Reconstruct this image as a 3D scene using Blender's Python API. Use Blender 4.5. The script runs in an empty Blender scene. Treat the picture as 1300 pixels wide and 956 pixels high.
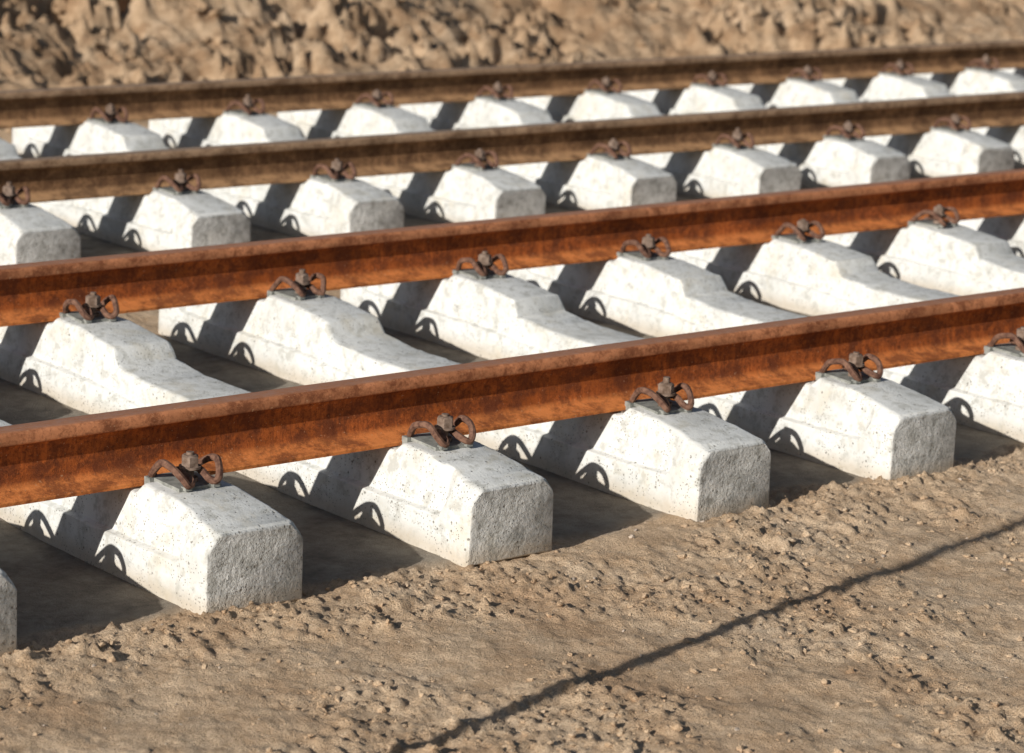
import bpy, bmesh, math, random
import numpy as np
from mathutils import Matrix, Vector
random.seed(4); rng=np.random.RandomState(7)
scene=bpy.context.scene
# ------------------------------------------------ camera (calibrated)
CAM=np.array([-4.3718,-5.5445,2.0253]); ps,th,ro,f=.7063,.2147,.0491,3542.0
F=np.array([math.sin(ps)*math.cos(th),math.cos(ps)*math.cos(th),-math.sin(th)])
R0=np.array([math.cos(ps),-math.sin(ps),0]);U0=np.cross(R0,F)
R=math.cos(ro)*R0+math.sin(ro)*U0;U=-math.sin(ro)*R0+math.cos(ro)*U0
def unproj(u,v,z=0.0):
    d=F+R*((u-650)/f)-U*((v-433)/f)
    t=(z-CAM[2])/d[2]
    return CAM+d*t
cd=bpy.data.cameras.new("camera"); cam=bpy.data.objects.new("camera",cd); scene.collection.objects.link(cam)
cam.matrix_world=Matrix(((R[0],U[0],-F[0],CAM[0]),(R[1],U[1],-F[1],CAM[1]),(R[2],U[2],-F[2],CAM[2]),(0,0,0,1)))
cd.sensor_width=36; cd.lens=f/1300*36; cd.shift_y=-45/1300; cd.clip_end=3000; cd.clip_start=.1
cd.dof.use_dof=True; cd.dof.focus_distance=6.8; cd.dof.aperture_fstop=4.4
scene.camera=cam
# ------------------------------------------------ light
pa=unproj(830,835,.01); pb=unproj(1260,668,.01)
dirn=(pb-pa)[:2]; dirn/=np.linalg.norm(dirn)
azm=math.degrees(math.atan2(dirn[1],dirn[0]))
AZ=math.radians(min(max(azm,9),19)); EL=math.radians(21.5)
dirn=np.array([math.cos(AZ),math.sin(AZ)])
S=Vector((-math.cos(AZ)*math.cos(EL),-math.sin(AZ)*math.cos(EL),math.sin(EL)))
sd=bpy.data.lights.new("sun","SUN"); sd.energy=5; sd.angle=math.radians(.5); sd.color=(1,.965,.91)
so=bpy.data.objects.new("sun",sd); scene.collection.objects.link(so)
so.rotation_euler=S.to_track_quat('Z','Y').to_euler(); so.location=(-6,-3,8)
w=bpy.data.worlds.new("World"); scene.world=w; w.use_nodes=True
nt=w.node_tree; bg=nt.nodes["Background"]
sk=nt.nodes.new("ShaderNodeTexSky"); sk.sky_type='NISHITA'; sk.sun_disc=False
sk.sun_elevation=EL; sk.sun_rotation=math.atan2(S.x,S.y)
nt.links.new(sk.outputs[0],bg.inputs[0]); bg.inputs[1].default_value=.06
scene.view_settings.view_transform='Standard'; scene.view_settings.look='None'; scene.view_settings.exposure=0
# ------------------------------------------------ material helpers
class M:
    def __init__(s,name):
        s.m=bpy.data.materials.new(name); s.m.use_nodes=True; s.t=s.m.node_tree; s.b=s.t.nodes["Principled BSDF"]
        s.b.inputs["Specular IOR Level"].default_value=.12
    def n(s,ty,**k):
        x=s.t.nodes.new(ty)
        for a,v in k.items(): setattr(x,a,v)
        return x
    def l(s,a,b): s.t.links.new(a,b)
    def co(s,scale=(1,1,1),rand=False):
        tc=s.n("ShaderNodeTexCoord"); mp=s.n("ShaderNodeMapping"); mp.inputs["Scale"].default_value=scale
        s.l(tc.outputs["Object"],mp.inputs[0])
        if rand:
            oi=s.n("ShaderNodeObjectInfo"); cx=s.n("ShaderNodeCombineXYZ")
            mu=s.n("ShaderNodeMath",operation='MULTIPLY'); mu.inputs[1].default_value=57
            s.l(oi.outputs["Random"],mu.inputs[0]); s.l(mu.outputs[0],cx.inputs[0]); s.l(mu.outputs[0],cx.inputs[1])
            s.l(cx.outputs[0],mp.inputs["Location"])
        return mp.outputs[0]
    def noise(s,co,scale,detail=4,rough=.6,dist=0):
        x=s.n("ShaderNodeTexNoise"); x.inputs["Scale"].default_value=scale; x.inputs["Detail"].default_value=detail
        x.inputs["Roughness"].default_value=rough; x.inputs["Distortion"].default_value=dist
        s.l(co,x.inputs["Vector"]); return x.outputs["Fac"]
    def ramp(s,fac,stops):
        x=s.n("ShaderNodeValToRGB"); e=x.color_ramp.elements
        while len(e)<len(stops): e.new(.5)
        for i,(p,c) in enumerate(stops):
            e[i].position=p; e[i].color=(c,c,c,1) if isinstance(c,(int,float)) else (*c,1)
        s.l(fac,x.inputs[0]); return x.outputs[0]
    def mix(s,fac,a,b,mode='MIX'):
        x=s.n("ShaderNodeMix",data_type='RGBA',blend_type=mode)
        for i,v in ((0,fac),(6,a),(7,b)):
            if hasattr(v,"is_output"): s.l(v,x.inputs[i])
            elif i==0: x.inputs[0].default_value=v
            else: x.inputs[i].default_value=(*v,1)
        return x.outputs[2]
    def math(s,op,a,b=None,clamp=False):
        x=s.n("ShaderNodeMath",operation=op); x.use_clamp=clamp
        for i,v in enumerate((a,b)):
            if v is None: continue
            if hasattr(v,"is_output"): s.l(v,x.inputs[i])
            else: x.inputs[i].default_value=v
        return x.outputs[0]
    def bump(s,h,strength,dist,prev=None):
        x=s.n("ShaderNodeBump"); x.inputs["Strength"].default_value=strength; x.inputs["Distance"].default_value=dist
        s.l(h,x.inputs["Height"])
        if prev is not None: s.l(prev,x.inputs["Normal"])
        return x.outputs[0]
    def sep(s):
        tc=s.n("ShaderNodeTexCoord"); x=s.n("ShaderNodeSeparateXYZ"); s.l(tc.outputs["Object"],x.inputs[0]); return x.outputs
    def done(s,col,rough,nrm=None):
        s.l(col,s.b.inputs["Base Color"])
        if hasattr(rough,"is_output"): s.l(rough,s.b.inputs["Roughness"])
        else: s.b.inputs["Roughness"].default_value=rough
        if nrm is not None: s.l(nrm,s.b.inputs["Normal"])
        return s.m
# concrete
def concrete():
    m=M("cast_concrete"); c=m.co(rand=True)
    big=m.noise(c,5,4,.65); mid=m.noise(c,26,5,.7); fine=m.noise(c,170,2,.6)
    col=m.ramp(big,[(.3,(.55,.545,.51)),(.5,(.68,.675,.64)),(.7,(.73,.725,.69))])
    col=m.mix(m.ramp(mid,[(.37,.75),(.51,0)]),col,(.44,.43,.385))
    col=m.mix(m.ramp(m.noise(c,7,4,.7,.5),[(.53,0),(.69,.5)]),col,(.58,.52,.40))
    xyz=m.sep()
    ay=m.math('ABSOLUTE',xyz[1])
    endf=m.math('MULTIPLY',m.math('SUBTRACT',ay,1.299),120,True)
    ecol=m.ramp(mid,[(.34,(.20,.195,.18)),(.48,(.50,.495,.47)),(.62,(.76,.75,.72))])
    topd=m.math('MULTIPLY',m.math('SUBTRACT',m.math('ADD',xyz[2],m.math('MULTIPLY',big,.16)),.13),9,True)
    col=m.mix(m.math('MULTIPLY',endf,m.ramp(big,[(.35,.65),(.6,.95)])),col,ecol)
    col=m.mix(m.math('MULTIPLY',m.math('MULTIPLY',endf,topd),.45),col,(.26,.255,.24))
    low=m.math('MULTIPLY',m.math('SUBTRACT',.035,m.math('SUBTRACT',xyz[2],m.math('MULTIPLY',mid,.05))),25,True)
    col=m.mix(m.math('MULTIPLY',low,.6),col,(.46,.37,.26))
    v=m.n("ShaderNodeTexVoronoi"); v.inputs["Scale"].default_value=44; m.l(c,v.inputs["Vector"])
    v2=m.n("ShaderNodeTexVoronoi"); v2.inputs["Scale"].default_value=115; m.l(c,v2.inputs["Vector"])
    gate=m.ramp(m.noise(c,23,2,.5),[(.51,0),(.56,1)])
    gate2=m.ramp(m.noise(c,12,2,.5),[(.44,0),(.54,1)])
    p1=m.math('MULTIPLY',m.ramp(v.outputs["Distance"],[(.10,1),(.18,0)]),gate)
    p2=m.math('MULTIPLY',m.ramp(v2.outputs["Distance"],[(.15,1),(.24,0)]),gate2)
    pores=m.math('MAXIMUM',p1,p2)
    col=m.mix(m.math('MULTIPLY',pores,.8),col,(.18,.16,.13))
    h=m.math('SUBTRACT',m.math('ADD',m.math('MULTIPLY',mid,.7),m.math('MULTIPLY',fine,.25)),m.math('MULTIPLY',pores,.9))
    st=m.bump(h,.6,.005)
    st=m.bump(m.math('MULTIPLY',endf,m.noise(c,60,4,.75)),.9,.012,st)
    return m.done(col,.9,st)
def rust(name,head,web,dark,foot,seed=0):
    m=M(name); c=m.co(); xyz=m.sep(); z=xyz[2]
    n1=m.noise(m.co((1.4,2,2)),3,5,.72); n2=m.noise(c,75,4,.8); st=m.noise(m.co((24,4,3)),2,5,.85); fine=m.noise(c,300,2,.7)
    patch=m.noise(c,11,6,.8)
    col=m.mix(m.ramp(n1,[(.38,0),(.62,1)]),web,tuple(.60*v for v in web))
    col=m.mix(m.ramp(st,[(.45,0),(.64,.7)]),col,dark)
    col=m.mix(m.ramp(patch,[(.45,0),(.58,.85)]),col,dark)
    col=m.mix(m.ramp(n2,[(.50,0),(.65,.7)]),col,tuple(.7*v for v in dark))
    f_=m.math('MULTIPLY',m.math('SUBTRACT',.040,z),60,True)
    col=m.mix(m.math('MULTIPLY',f_,m.ramp(patch,[(.42,.95),(.58,.2)])),col,foot)
    hd=m.math('MULTIPLY',m.math('SUBTRACT',z,.143),120,True)
    hc=m.mix(m.ramp(n1,[(.4,0),(.6,1)]),head,tuple(.72*v for v in head))
    hc=m.mix(m.ramp(patch,[(.47,0),(.60,.75)]),hc,dark)
    hc=m.mix(m.ramp(n2,[(.50,0),(.68,.55)]),hc,dark)
    col=m.mix(hd,col,hc)
    tp=m.math('MULTIPLY',m.math('SUBTRACT',z,.1775),400,True)
    tc=m.mix(m.ramp(m.noise(m.co((6,30,1)),7,5,.75),[(.4,0),(.65,1)]),tuple(v*.4+.10 for v in head),tuple(v*.6 for v in head))
    col=m.mix(m.math('MULTIPLY',tp,.9),col,tc)
    col=m.mix(m.ramp(m.noise(c,110,2,.6),[(.66,0),(.72,.55)]),col,(.55,.34,.19))
    nr=m.bump(m.math('ADD',n2,m.math('MULTIPLY',fine,.6)),.55,.003)
    m.b.inputs["Specular IOR Level"].default_value=.06
    return m.done(col,.92,nr)
def simple(name,a,b,sc,rough=.7,metal=0,bs=.4,bd=.002):
    m=M(name); c=m.co(rand=True); n=m.noise(c,sc,4,.65)
    m.b.inputs["Metallic"].default_value=metal
    return m.done(m.ramp(n,[(.35,a),(.65,b)]),rough,m.bump(n,bs,bd))
def soil():
    m=M("sandy_soil"); c=m.co()
    big=m.noise(c,1.6,5,.7); mid=m.noise(c,12,5,.8); fine=m.noise(c,190,3,.85); gr=m.noise(c,75,4,.85)
    col=m.ramp(big,[(.36,(.56,.375,.23)),(.5,(.72,.53,.35)),(.64,(.78,.60,.42))])
    col=m.mix(m.ramp(mid,[(.37,.65),(.54,0)]),col,(.46,.30,.175))
    col=m.mix(m.ramp(gr,[(.55,0),(.68,.55)]),col,(.84,.69,.50))
    col=m.mix(m.ramp(fine,[(.38,.65),(.50,0)]),col,(.33,.21,.12))
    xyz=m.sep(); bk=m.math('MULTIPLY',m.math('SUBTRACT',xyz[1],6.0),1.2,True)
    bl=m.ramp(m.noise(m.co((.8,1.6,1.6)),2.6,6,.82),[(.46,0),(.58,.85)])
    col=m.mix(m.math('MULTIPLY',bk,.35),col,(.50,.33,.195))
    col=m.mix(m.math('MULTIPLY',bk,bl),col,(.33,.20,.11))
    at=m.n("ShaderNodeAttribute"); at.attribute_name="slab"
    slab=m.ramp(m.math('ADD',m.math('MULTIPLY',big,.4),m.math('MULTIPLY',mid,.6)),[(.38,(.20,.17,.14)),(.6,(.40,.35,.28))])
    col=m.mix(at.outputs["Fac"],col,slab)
    h=m.math('ADD',m.math('MULTIPLY',gr,1.0),m.math('MULTIPLY',fine,.6))
    nr=m.bump(h,.9,.012)
    return m.done(col,.95,nr)
MC=concrete()
MR1=rust("rust_orange_steel",(.60,.245,.115),(.55,.15,.038),(.16,.05,.024),(.72,.25,.075))
MR2=rust("rust_brown_steel",(.44,.285,.175),(.38,.21,.105),(.12,.064,.036),(.52,.30,.15))
MCl=simple("rusted_spring_steel",(.085,.042,.030),(.22,.12,.08),60,.85)
MB=simple("oxidised_bolt_steel",(.13,.085,.06),(.28,.205,.16),50,.8,0)
MP=simple("grey_steel_plate",(.16,.165,.15),(.32,.32,.29),40,.7,0)
MS=soil()
# ------------------------------------------------ mesh helpers
def mesh_obj(name,verts,faces,mats,mi=None,smooth=None):
    me=bpy.data.meshes.new(name); me.from_pydata(verts,[],faces); 
    for m in mats: me.materials.append(m)
    if mi: me.polygons.foreach_set("material_index",mi)
    if smooth is not None:
        me.polygons.foreach_set("use_smooth",[True]*len(faces)); me.update(); me.set_sharp_from_angle(angle=math.radians(smooth))
    me.update(); o=bpy.data.objects.new(name,me); scene.collection.objects.link(o); return o
# rail
hp=[(75,0),(75.5,9),(73,12),(45,17),(24,24),(14,33),(9.5,46),(8.5,65),(8.5,112),(10,126),(16,138),(31,142),(37,145.5),(38.5,151),(37.2,168),(34,175),(28,179),(16,180.7),(0,181.2)]
prof=[(x/1000,z/1000) for x,z in hp]; full=prof+[(-x,z) for x,z in reversed(prof[:-1])]
def rail(y,z0,mat,sc,x0=-14,x1=40):
    xs=np.arange(x0,x1+.01,.5); n=len(full); V=[];Fa=[]
    for i,x in enumerate(xs):
        for (a,b) in full: V.append((x,a,b))
    for i in range(len(xs)-1):
        for j in range(n):
            k=(j+1)%n; Fa.append((i*n+j,(i+1)*n+j,(i+1)*n+k,i*n+k))
    Fa.append(tuple(range(n))); Fa.append(tuple((len(xs)-1)*n+j for j in reversed(range(n))))
    o=mesh_obj("steel_rail",V,Fa,[mat],smooth=40); o.location=(y*3.7%2,y,z0); o.scale=(1,1,sc)
    bm=bmesh.new(); bm.from_mesh(o.data); bmesh.ops.recalc_face_normals(bm,faces=bm.faces); bm.to_mesh(o.data); bm.free()
    return o
G=1.7017; D2=3.5318; ZR=.220
rail(0,ZR,MR1,.915); rail(G,ZR,MR1,.915); rail(D2,ZR,MR2,.85); rail(D2+G,ZR,MR2,.85)
# sleeper  (|c|, zt, wt, wl, zl)
L=1.307
st=[(0,.148,.104,.122,.070),(.22,.150,.103,.122,.072),(.375,.168,.101,.127,.085),(.410,.214,.097,.131,.092),
 (.60,.236,.094,.138,.100),(.735,.240,.093,.138,.100),(.762,.216,.094,.138,.100),(.940,.216,.094,.138,.100),(.967,.240,.093,.138,.100),
 (1.09,.236,.094,.138,.102),(1.175,.224,.097,.138,.106),(1.215,.216,.103,.141,.158),(1.293,.202,.106,.141,.158),(L,.195,.100,.136,.154)]
stn0=[(-q[0],)+q[1:] for q in reversed(st[1:])]+st
stn=[]
for a,b in zip(stn0[:-1],stn0[1:]):
    n=max(1,int(math.ceil((b[0]-a[0])/.032)))
    for i in range(n):
        t=i/n; stn.append(tuple(a[j]*(1-t)+b[j]*t for j in range(5)))
stn.append(stn0[-1])
def sleeper_mesh(seed):
    r=random.Random(seed); V=[];Fa=[]
    for (c,zt,wt,wl,zl) in stn:
        e=abs(abs(c)-L)<1e-6
        k=min(max((zl-.108)/.040,0),1)
        inn=(.024 if wl>.134 else .019)*(1-k)+.010*k; dz=.004*(1-k)+.012*k
        h=[(wl,0 if not e else .006),(wl-.003,zl),(wl-inn,zl+dz),(wt+.005,zt-.006),(wt-.005,zt)]
        pts=h+[(-x,z) for x,z in reversed(h)]
        near=abs(c)>1.25
        seat=.75<abs(c)<.95
        for idx,(x,z) in enumerate(pts):
            j=.0010
            x+=r.uniform(-j,j); zz=z+(r.uniform(-j,j) if z>.01 and not seat else 0); cc=c
            if idx in (3,4,5,6) and r.random()<(.25 if near else .08):
                d=r.uniform(.002,.007); x-=math.copysign(d,x); zz-=d
            if e: cc=c-math.copysign(r.uniform(0,.005),c)
            V.append((x,cc,zz))
    n=10
    for i in range(len(stn)-1):
        for j in range(n):
            k=(j+1)%n; Fa.append((i*n+j,i*n+k,(i+1)*n+k,(i+1)*n+j))
    Fa.append(tuple(range(n))); Fa.append(tuple((len(stn)-1)*n+j for j in reversed(range(n))))
    bm=bmesh.new()
    vs=[bm.verts.new(v) for v in V]
    for q in Fa: bm.faces.new([vs[i] for i in q])
    bmesh.ops.recalc_face_normals(bm,faces=bm.faces)
    ed=[e for e in bm.edges if e.is_manifold and e.calc_face_angle(0)>math.radians(20)]
    bmesh.ops.bevel(bm,geom=ed,offset=.004,segments=2,profile=.5,affect='EDGES',clamp_overlap=True)
    me=bpy.data.meshes.new("concrete_sleeper"); bm.to_mesh(me); bm.free()
    me.materials.append(MC); me.polygons.foreach_set("use_smooth",[True]*len(me.polygons)); me.set_sharp_from_angle(angle=math.radians(20))
    return me
# fastening
def catmull(P,n=7):
    P=[np.array(p,float) for p in P]; P=[2*P[0]-P[1]]+P+[2*P[-1]-P[-2]]; out=[]
    for i in range(1,len(P)-2):
        for t in np.linspace(0,1,n,endpoint=False):
            a,b,c,d=P[i-1:i+3]; out.append(.5*((2*b)+(c-a)*t+(2*a-5*b+4*c-d)*t*t+(3*b-a-3*c+d)*t**3))
    out.append(P[-2]); return out
def tube(pts,r,V,Fa,mi,m,n=8):
    base=len(V); T=[]; N=len(pts)
    rr=r if hasattr(r,"__len__") else [r]*N
    for i in range(N):
        t=pts[min(i+1,N-1)]-pts[max(i-1,0)]; T.append(t/np.linalg.norm(t))
    u=np.cross(T[0],[0,0,1.0]); 
    if np.linalg.norm(u)<.1: u=np.array([0,1.,0])
    u/=np.linalg.norm(u)
    for i in range(N):
        u=u-T[i]*(u@T[i]); u/=np.linalg.norm(u); v=np.cross(T[i],u)
        for j in range(n):
            a=2*math.pi*j/n; V.append(tuple(pts[i]+rr[i]*(math.cos(a)*u+math.sin(a)*v)))
    for i in range(N-1):
        for j in range(n):
            k=(j+1)%n; Fa.append((base+i*n+j,base+i*n+k,base+(i+1)*n+k,base+(i+1)*n+j)); mi.append(m)
    Fa.append(tuple(base+j for j in reversed(range(n)))); mi.append(m)
    Fa.append(tuple(base+(N-1)*n+j for j in range(n))); mi.append(m)
def prism(cx,cy,z0,z1,r0,r1,n,rot,V,Fa,mi,m):
    base=len(V)
    for z,r in ((z0,r0),(z1,r1)):
        for j in range(n):
            a=rot+2*math.pi*j/n; V.append((cx+r*math.cos(a),cy+r*math.sin(a),z))
    for j in range(n):
        k=(j+1)%n; Fa.append((base+j,base+k,base+n+k,base+n+j)); mi.append(m)
    Fa.append(tuple(base+j for j in reversed(range(n)))); mi.append(m); Fa.append(tuple(base+n+j for j in range(n))); mi.append(m)
def box(x0,x1,y0,y1,z0,z1,V,Fa,mi,m):
    b=len(V); V+= [(x,y,z) for z in(z0,z1) for y in(y0,y1) for x in(x0,x1)]
    for q in ((0,2,3,1),(4,5,7,6),(0,1,5,4),(2,6,7,3),(0,4,6,2),(1,3,7,5)): Fa.append(tuple(b+i for i in q)); mi.append(m)
half=[(0,.030,.028),(.020,.020,.031),(.024,-.012,.030),(.026,-.044,.018),(.038,-.058,.014),(.053,-.050,.030),(.062,-.022,.052),(.066,.014,.054),(.063,.046,.037),(.054,.078,.010),(.040,.096,.003)]
def fast_mesh(seed):
    r=random.Random(seed); V=[];Fa=[];mi=[]
    def put(c,side):
        v=[];fa=[];m_=[]
        P=[(-x,y,z) for x,y,z in reversed(half[1:])]+half
        P=[(x+r.uniform(-.003,.003),y+r.uniform(-.003,.003),z+r.uniform(-.003,.003)) for x,y,z in P]
        tube(catmull(P),.0092,v,fa,m_,0)
        prism(0,0,.006,.016,.020,.020,12,0,v,fa,m_,1)
        prism(0,0,.038,.044,.027,.027,14,0,v,fa,m_,1)
        rot=r.uniform(0,1)
        prism(0,0,.044,.067,.0225,.0225,6,rot,v,fa,m_,1); prism(0,0,.067,.071,.0225,.017,6,rot,v,fa,m_,1)
        prism(0,0,-.01,.080+r.uniform(-.004,.008),.0105,.0095,12,0,v,fa,m_,1)
        box(-.058,.058,-.048,.066,-.004,.005,v,fa,m_,2)
        box(-.068,.068,.068,.094,-.020,.004,v,fa,m_,2)
        box(-.048,-.030,-.060,-.04,.0,.009,v,fa,m_,2); box(.030,.048,-.060,-.04,.0,.009,v,fa,m_,2)
        tilt=r.uniform(-.16,.16); b=len(V)
        for (x,y,z) in v:
            x2=x*math.cos(tilt)-y*math.sin(tilt); y2=x*math.sin(tilt)+y*math.cos(tilt)
            if side<0: x2,y2=-x2,-y2
            V.append((x2,c+y2,z+.240))
        for q,k in zip(fa,m_): Fa.append(tuple(b+i for i in q)); mi.append(k)
    for rc in (-.851,.851):
        put(rc-.172,1); put(rc+.172,-1)
        box(-.07,.07,rc-.078,rc+.078,.214,.2195,V,Fa,mi,1)
    me=bpy.data.meshes.new("fastenings"); me.from_pydata(V,[],Fa)
    for m in (MCl,MB,MP): me.materials.append(m)
    me.polygons.foreach_set("material_index",mi); me.polygons.foreach_set("use_smooth",[True]*len(Fa)); me.update(); me.set_sharp_from_angle(angle=math.radians(38))
    return me
SM=[sleeper_mesh(i) for i in range(6)]; FM=[fast_mesh(i) for i in range(7)]
def sleeper(x,yc,k):
    r=random.Random(k*13+int(yc*10))
    o=bpy.data.objects.new("concrete_sleeper",SM[r.randrange(6)]); scene.collection.objects.link(o)
    o.location=(x,yc+r.uniform(-.008,.008),0); 
    if r.random()<.5: o.rotation_euler[2]=math.pi
    c=bpy.data.objects.new("rail_fastenings",FM[r.randrange(7)]); scene.collection.objects.link(c)
    c.parent=o
    c.location=(0,(yc-o.location.y)*(1 if o.rotation_euler[2]==0 else -1),0)
X1={1:-.7765,2:0,3:.7725,4:1.5258,5:2.2723,6:3.0502,7:3.8044}
X2={-1:.764,0:1.5134,1:2.2574,2:2.9984,3:3.7489,4:4.5034,5:5.2282,6:5.9809,7:6.7061,8:7.451,9:8.1857}
for k in range(-6,34):
    x=X1.get(k, -.7765+.765*(k-1) if k<1 else 3.8044+.757*(k-7)); sleeper(x,G/2,k)
    x=X2.get(k, .764+.748*(k+1) if k<-1 else 8.1857+.745*(k-9)); sleeper(x,D2+G/2,k+100)
# ------------------------------------------------ terrain
def hsh(ix,iy,s):
    h=(ix.astype(np.int64)*374761393+iy.astype(np.int64)*668265263+s*974634777)&0xffffffff
    h=((h^(h>>13))*1274126177)&0xffffffff; h=(h^(h>>16))&0xffffffff
    return h/4294967295.0
def perlin(x,y,s=0):
    ix=np.floor(x);iy=np.floor(y);fx=x-ix;fy=y-iy
    u=fx*fx*fx*(fx*(fx*6-15)+10);v=fy*fy*fy*(fy*(fy*6-15)+10)
    def g(a,b):
        an=hsh(ix+a,iy+b,s)*2*np.pi; return np.cos(an)*(fx-a)+np.sin(an)*(fy-b)
    return (g(0,0)*(1-u)+g(1,0)*u)*(1-v)+(g(0,1)*(1-u)+g(1,1)*u)*v*1.0
def fbm(x,y,fr,o,s,gain=.5):
    r=0;a=1
    for i in range(o): r=r+a*perlin(x*fr,y*fr,s+i); fr*=2.03;a*=gain
    return r
def sm(a,b,t):
    t=np.clip((t-a)/(b-a),0,1); return t*t*(3-2*t)
def height(x,y):
    e=fbm(x,y,2.2,3,50)*.12
    front=1-sm(-.42,-.30,y+e)
    mid=sm(2.02,2.16,y+e)*(1-sm(3.10,3.28,y+e))
    back=sm(5.5,5.75,y+e)
    loose=np.clip(front+mid+back,0,1)
    base=.004+fbm(x,y,1.5,3,5)*.004+fbm(x,y,14,3,9)*.0015
    lump=fbm(x,y,1.3,2,20)*.018+fbm(x,y,5,3,30)*.013
    act=sm(-.25,.45,fbm(x,y,1.7,3,33)+np.exp(-((y+.62)/.2)**2)*.30)      # crumbly versus trodden smooth areas
    cl=np.abs(fbm(x,y,16,4,40,.64)); clod=cl*(.008+.013*act)
    rg=np.maximum(fbm(x,y,11,3,70)-.22,0)*.045*act
    crumb=np.maximum(fbm(x,y,36,2,75)-.10,0)*(.009+.016*act)
    edge=np.exp(-((y+.50+e)/.12)**2)*.010
    h=base+loose*(lump+clod+rg+crumb-.007+edge)
    # loose dug bank behind the far track
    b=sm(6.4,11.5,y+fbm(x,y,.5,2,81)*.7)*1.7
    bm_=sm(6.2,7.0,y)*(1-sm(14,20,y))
    a2=sm(-.20,.30,fbm(x,y*1.6,.8,3,88))
    rough=fbm(x,y,.7,2,99)*.12+fbm(x,y,3.0,5,90,.72)*(.05+.10*a2)-np.maximum(fbm(x,y*1.4,3.4,3,95)-.08,0)*.36*a2+np.maximum(fbm(x,y,9,3,97)-.1,0)*.14*(.4+a2)
    h=h+b+bm_*rough
    far=sm(25,200,np.hypot(x,y)); h=h+far*fbm(x,y,.01,2,120)*1.5
    return h,1-loose
def axis(segs):
    out=[segs[0][0]]
    for a,b,d in segs:
        n=max(1,int(round((b-a)/d))); out+=list(np.linspace(a,b,n+1)[1:])
    return np.array(out)
def geo(a,b,n): return list(np.geomspace(a,b,n))
xs=axis([(-12,-3,.15),(-3,-1.9,.04),(-1.9,2.6,.0095),(2.6,5,.018),(5,14,.03),(14,24,.07)])
xs=np.concatenate([-np.array(geo(12.5,900,22))[::-1],xs,np.array(geo(24.5,900,24))])
ys=axis([(-7,-2.4,.1),(-2.4,-2.0,.03),(-2.0,-.25,.0095),(-.25,6.2,.04),(6.2,9.5,.025),(9.5,16,.1)])
ys=np.concatenate([-np.array(geo(7.6,900,22))[::-1],ys,np.array(geo(16.6,1200,24))])
Xg,Yg=np.meshgrid(xs,ys); Hg,Sg=height(Xg,Yg)
nx,ny=len(xs),len(ys)
me=bpy.data.meshes.new("ground"); me.vertices.add(nx*ny)
me.vertices.foreach_set("co",np.stack([Xg,Yg,Hg],-1).ravel())
i=np.arange(nx*ny).reshape(ny,nx); q=np.stack([i[:-1,:-1],i[:-1,1:],i[1:,1:],i[1:,:-1]],-1).reshape(-1)
me.loops.add(len(q)); me.loops.foreach_set("vertex_index",q); me.polygons.add(len(q)//4)
me.polygons.foreach_set("loop_start",np.arange(0,len(q),4)); me.polygons.foreach_set("use_smooth",np.ones(len(q)//4,bool)); me.update(calc_edges=True)
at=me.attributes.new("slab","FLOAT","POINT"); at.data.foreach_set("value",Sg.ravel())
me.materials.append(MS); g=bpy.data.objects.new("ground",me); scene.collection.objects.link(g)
# ------------------------------------------------ soil crumbs / pebbles
t=(1+5**.5)/2
ico=np.array([(-1,t,0),(1,t,0),(-1,-t,0),(1,-t,0),(0,-1,t),(0,1,t),(0,-1,-t),(0,1,-t),(t,0,-1),(t,0,1),(-t,0,-1),(-t,0,1)])/1.9
icf=np.array([(0,11,5),(0,5,1),(0,1,7),(0,7,10),(0,10,11),(1,5,9),(5,11,4),(11,10,2),(10,7,6),(7,1,8),(3,9,4),(3,4,2),(3,2,6),(3,6,8),(3,8,9),(4,9,5),(2,4,11),(6,2,10),(8,6,7),(9,8,1)])
def scatter(name,n,xr,yr,smin,smax,mat,pw=3,clump=True):
    x=rng.uniform(*xr,n*3);y=rng.uniform(*yr,n*3)
    if clump:
        k=fbm(x,y,1.7,2,33)+rng.uniform(-.5,.5,n*3)>.04; x=x[k][:n];y=y[k][:n]
    else: x=x[:n];y=y[:n]
    n=len(x); h,_=height(x,y); s=smin+(smax-smin)*rng.rand(n)**pw
    V=ico[None]*(1+rng.uniform(-.35,.35,(n,12,1)))*s[:,None,None]*rng.uniform(.55,1.25,(n,1,3))*np.array([1,1,.7])
    V+=np.stack([x,y,h+s*.15],-1)[:,None]
    Fv=(icf[None]+12*np.arange(n)[:,None,None]).reshape(-1,3)
    return mesh_obj(name,[tuple(v) for v in V.reshape(-1,3)],[tuple(int(a) for a in q) for q in Fv],[mat])
scatter("soil_crumbs",11000,(-2.2,3.6),(-2.1,-.42),.0015,.012,MS,8)
MG=simple("pebble_stone",(.26,.21,.17),(.52,.43,.34),9,.8)
scatter("pebbles",140,(-2.2,3.8),(-2.1,-.35),.003,.009,MG,3,False)
scatter("soil_clods",3500,(1,17),(6.2,9.5),.008,.05,MS,4,True)
# ------------------------------------------------ stake standing left of the camera view (throws the long thin shadow)
tt=(-2.5-pa[0])/dirn[0]; sx,sy=-2.5,pa[1]+dirn[1]*tt
V=[];Fa=[];mi=[]
zz=np.linspace(-.1,2.7,30)
pts=[np.array([sx+.02*math.sin(z*2.1),sy+.035*math.sin(z*2.3),z]) for z in zz]
tube(pts,list(.026-.004*zz),V,Fa,mi,0,10)
MW=simple("weathered_wood",(.20,.14,.09),(.36,.27,.19),12,.85)
mesh_obj("wooden_stake",V,Fa,[MW],mi,40)
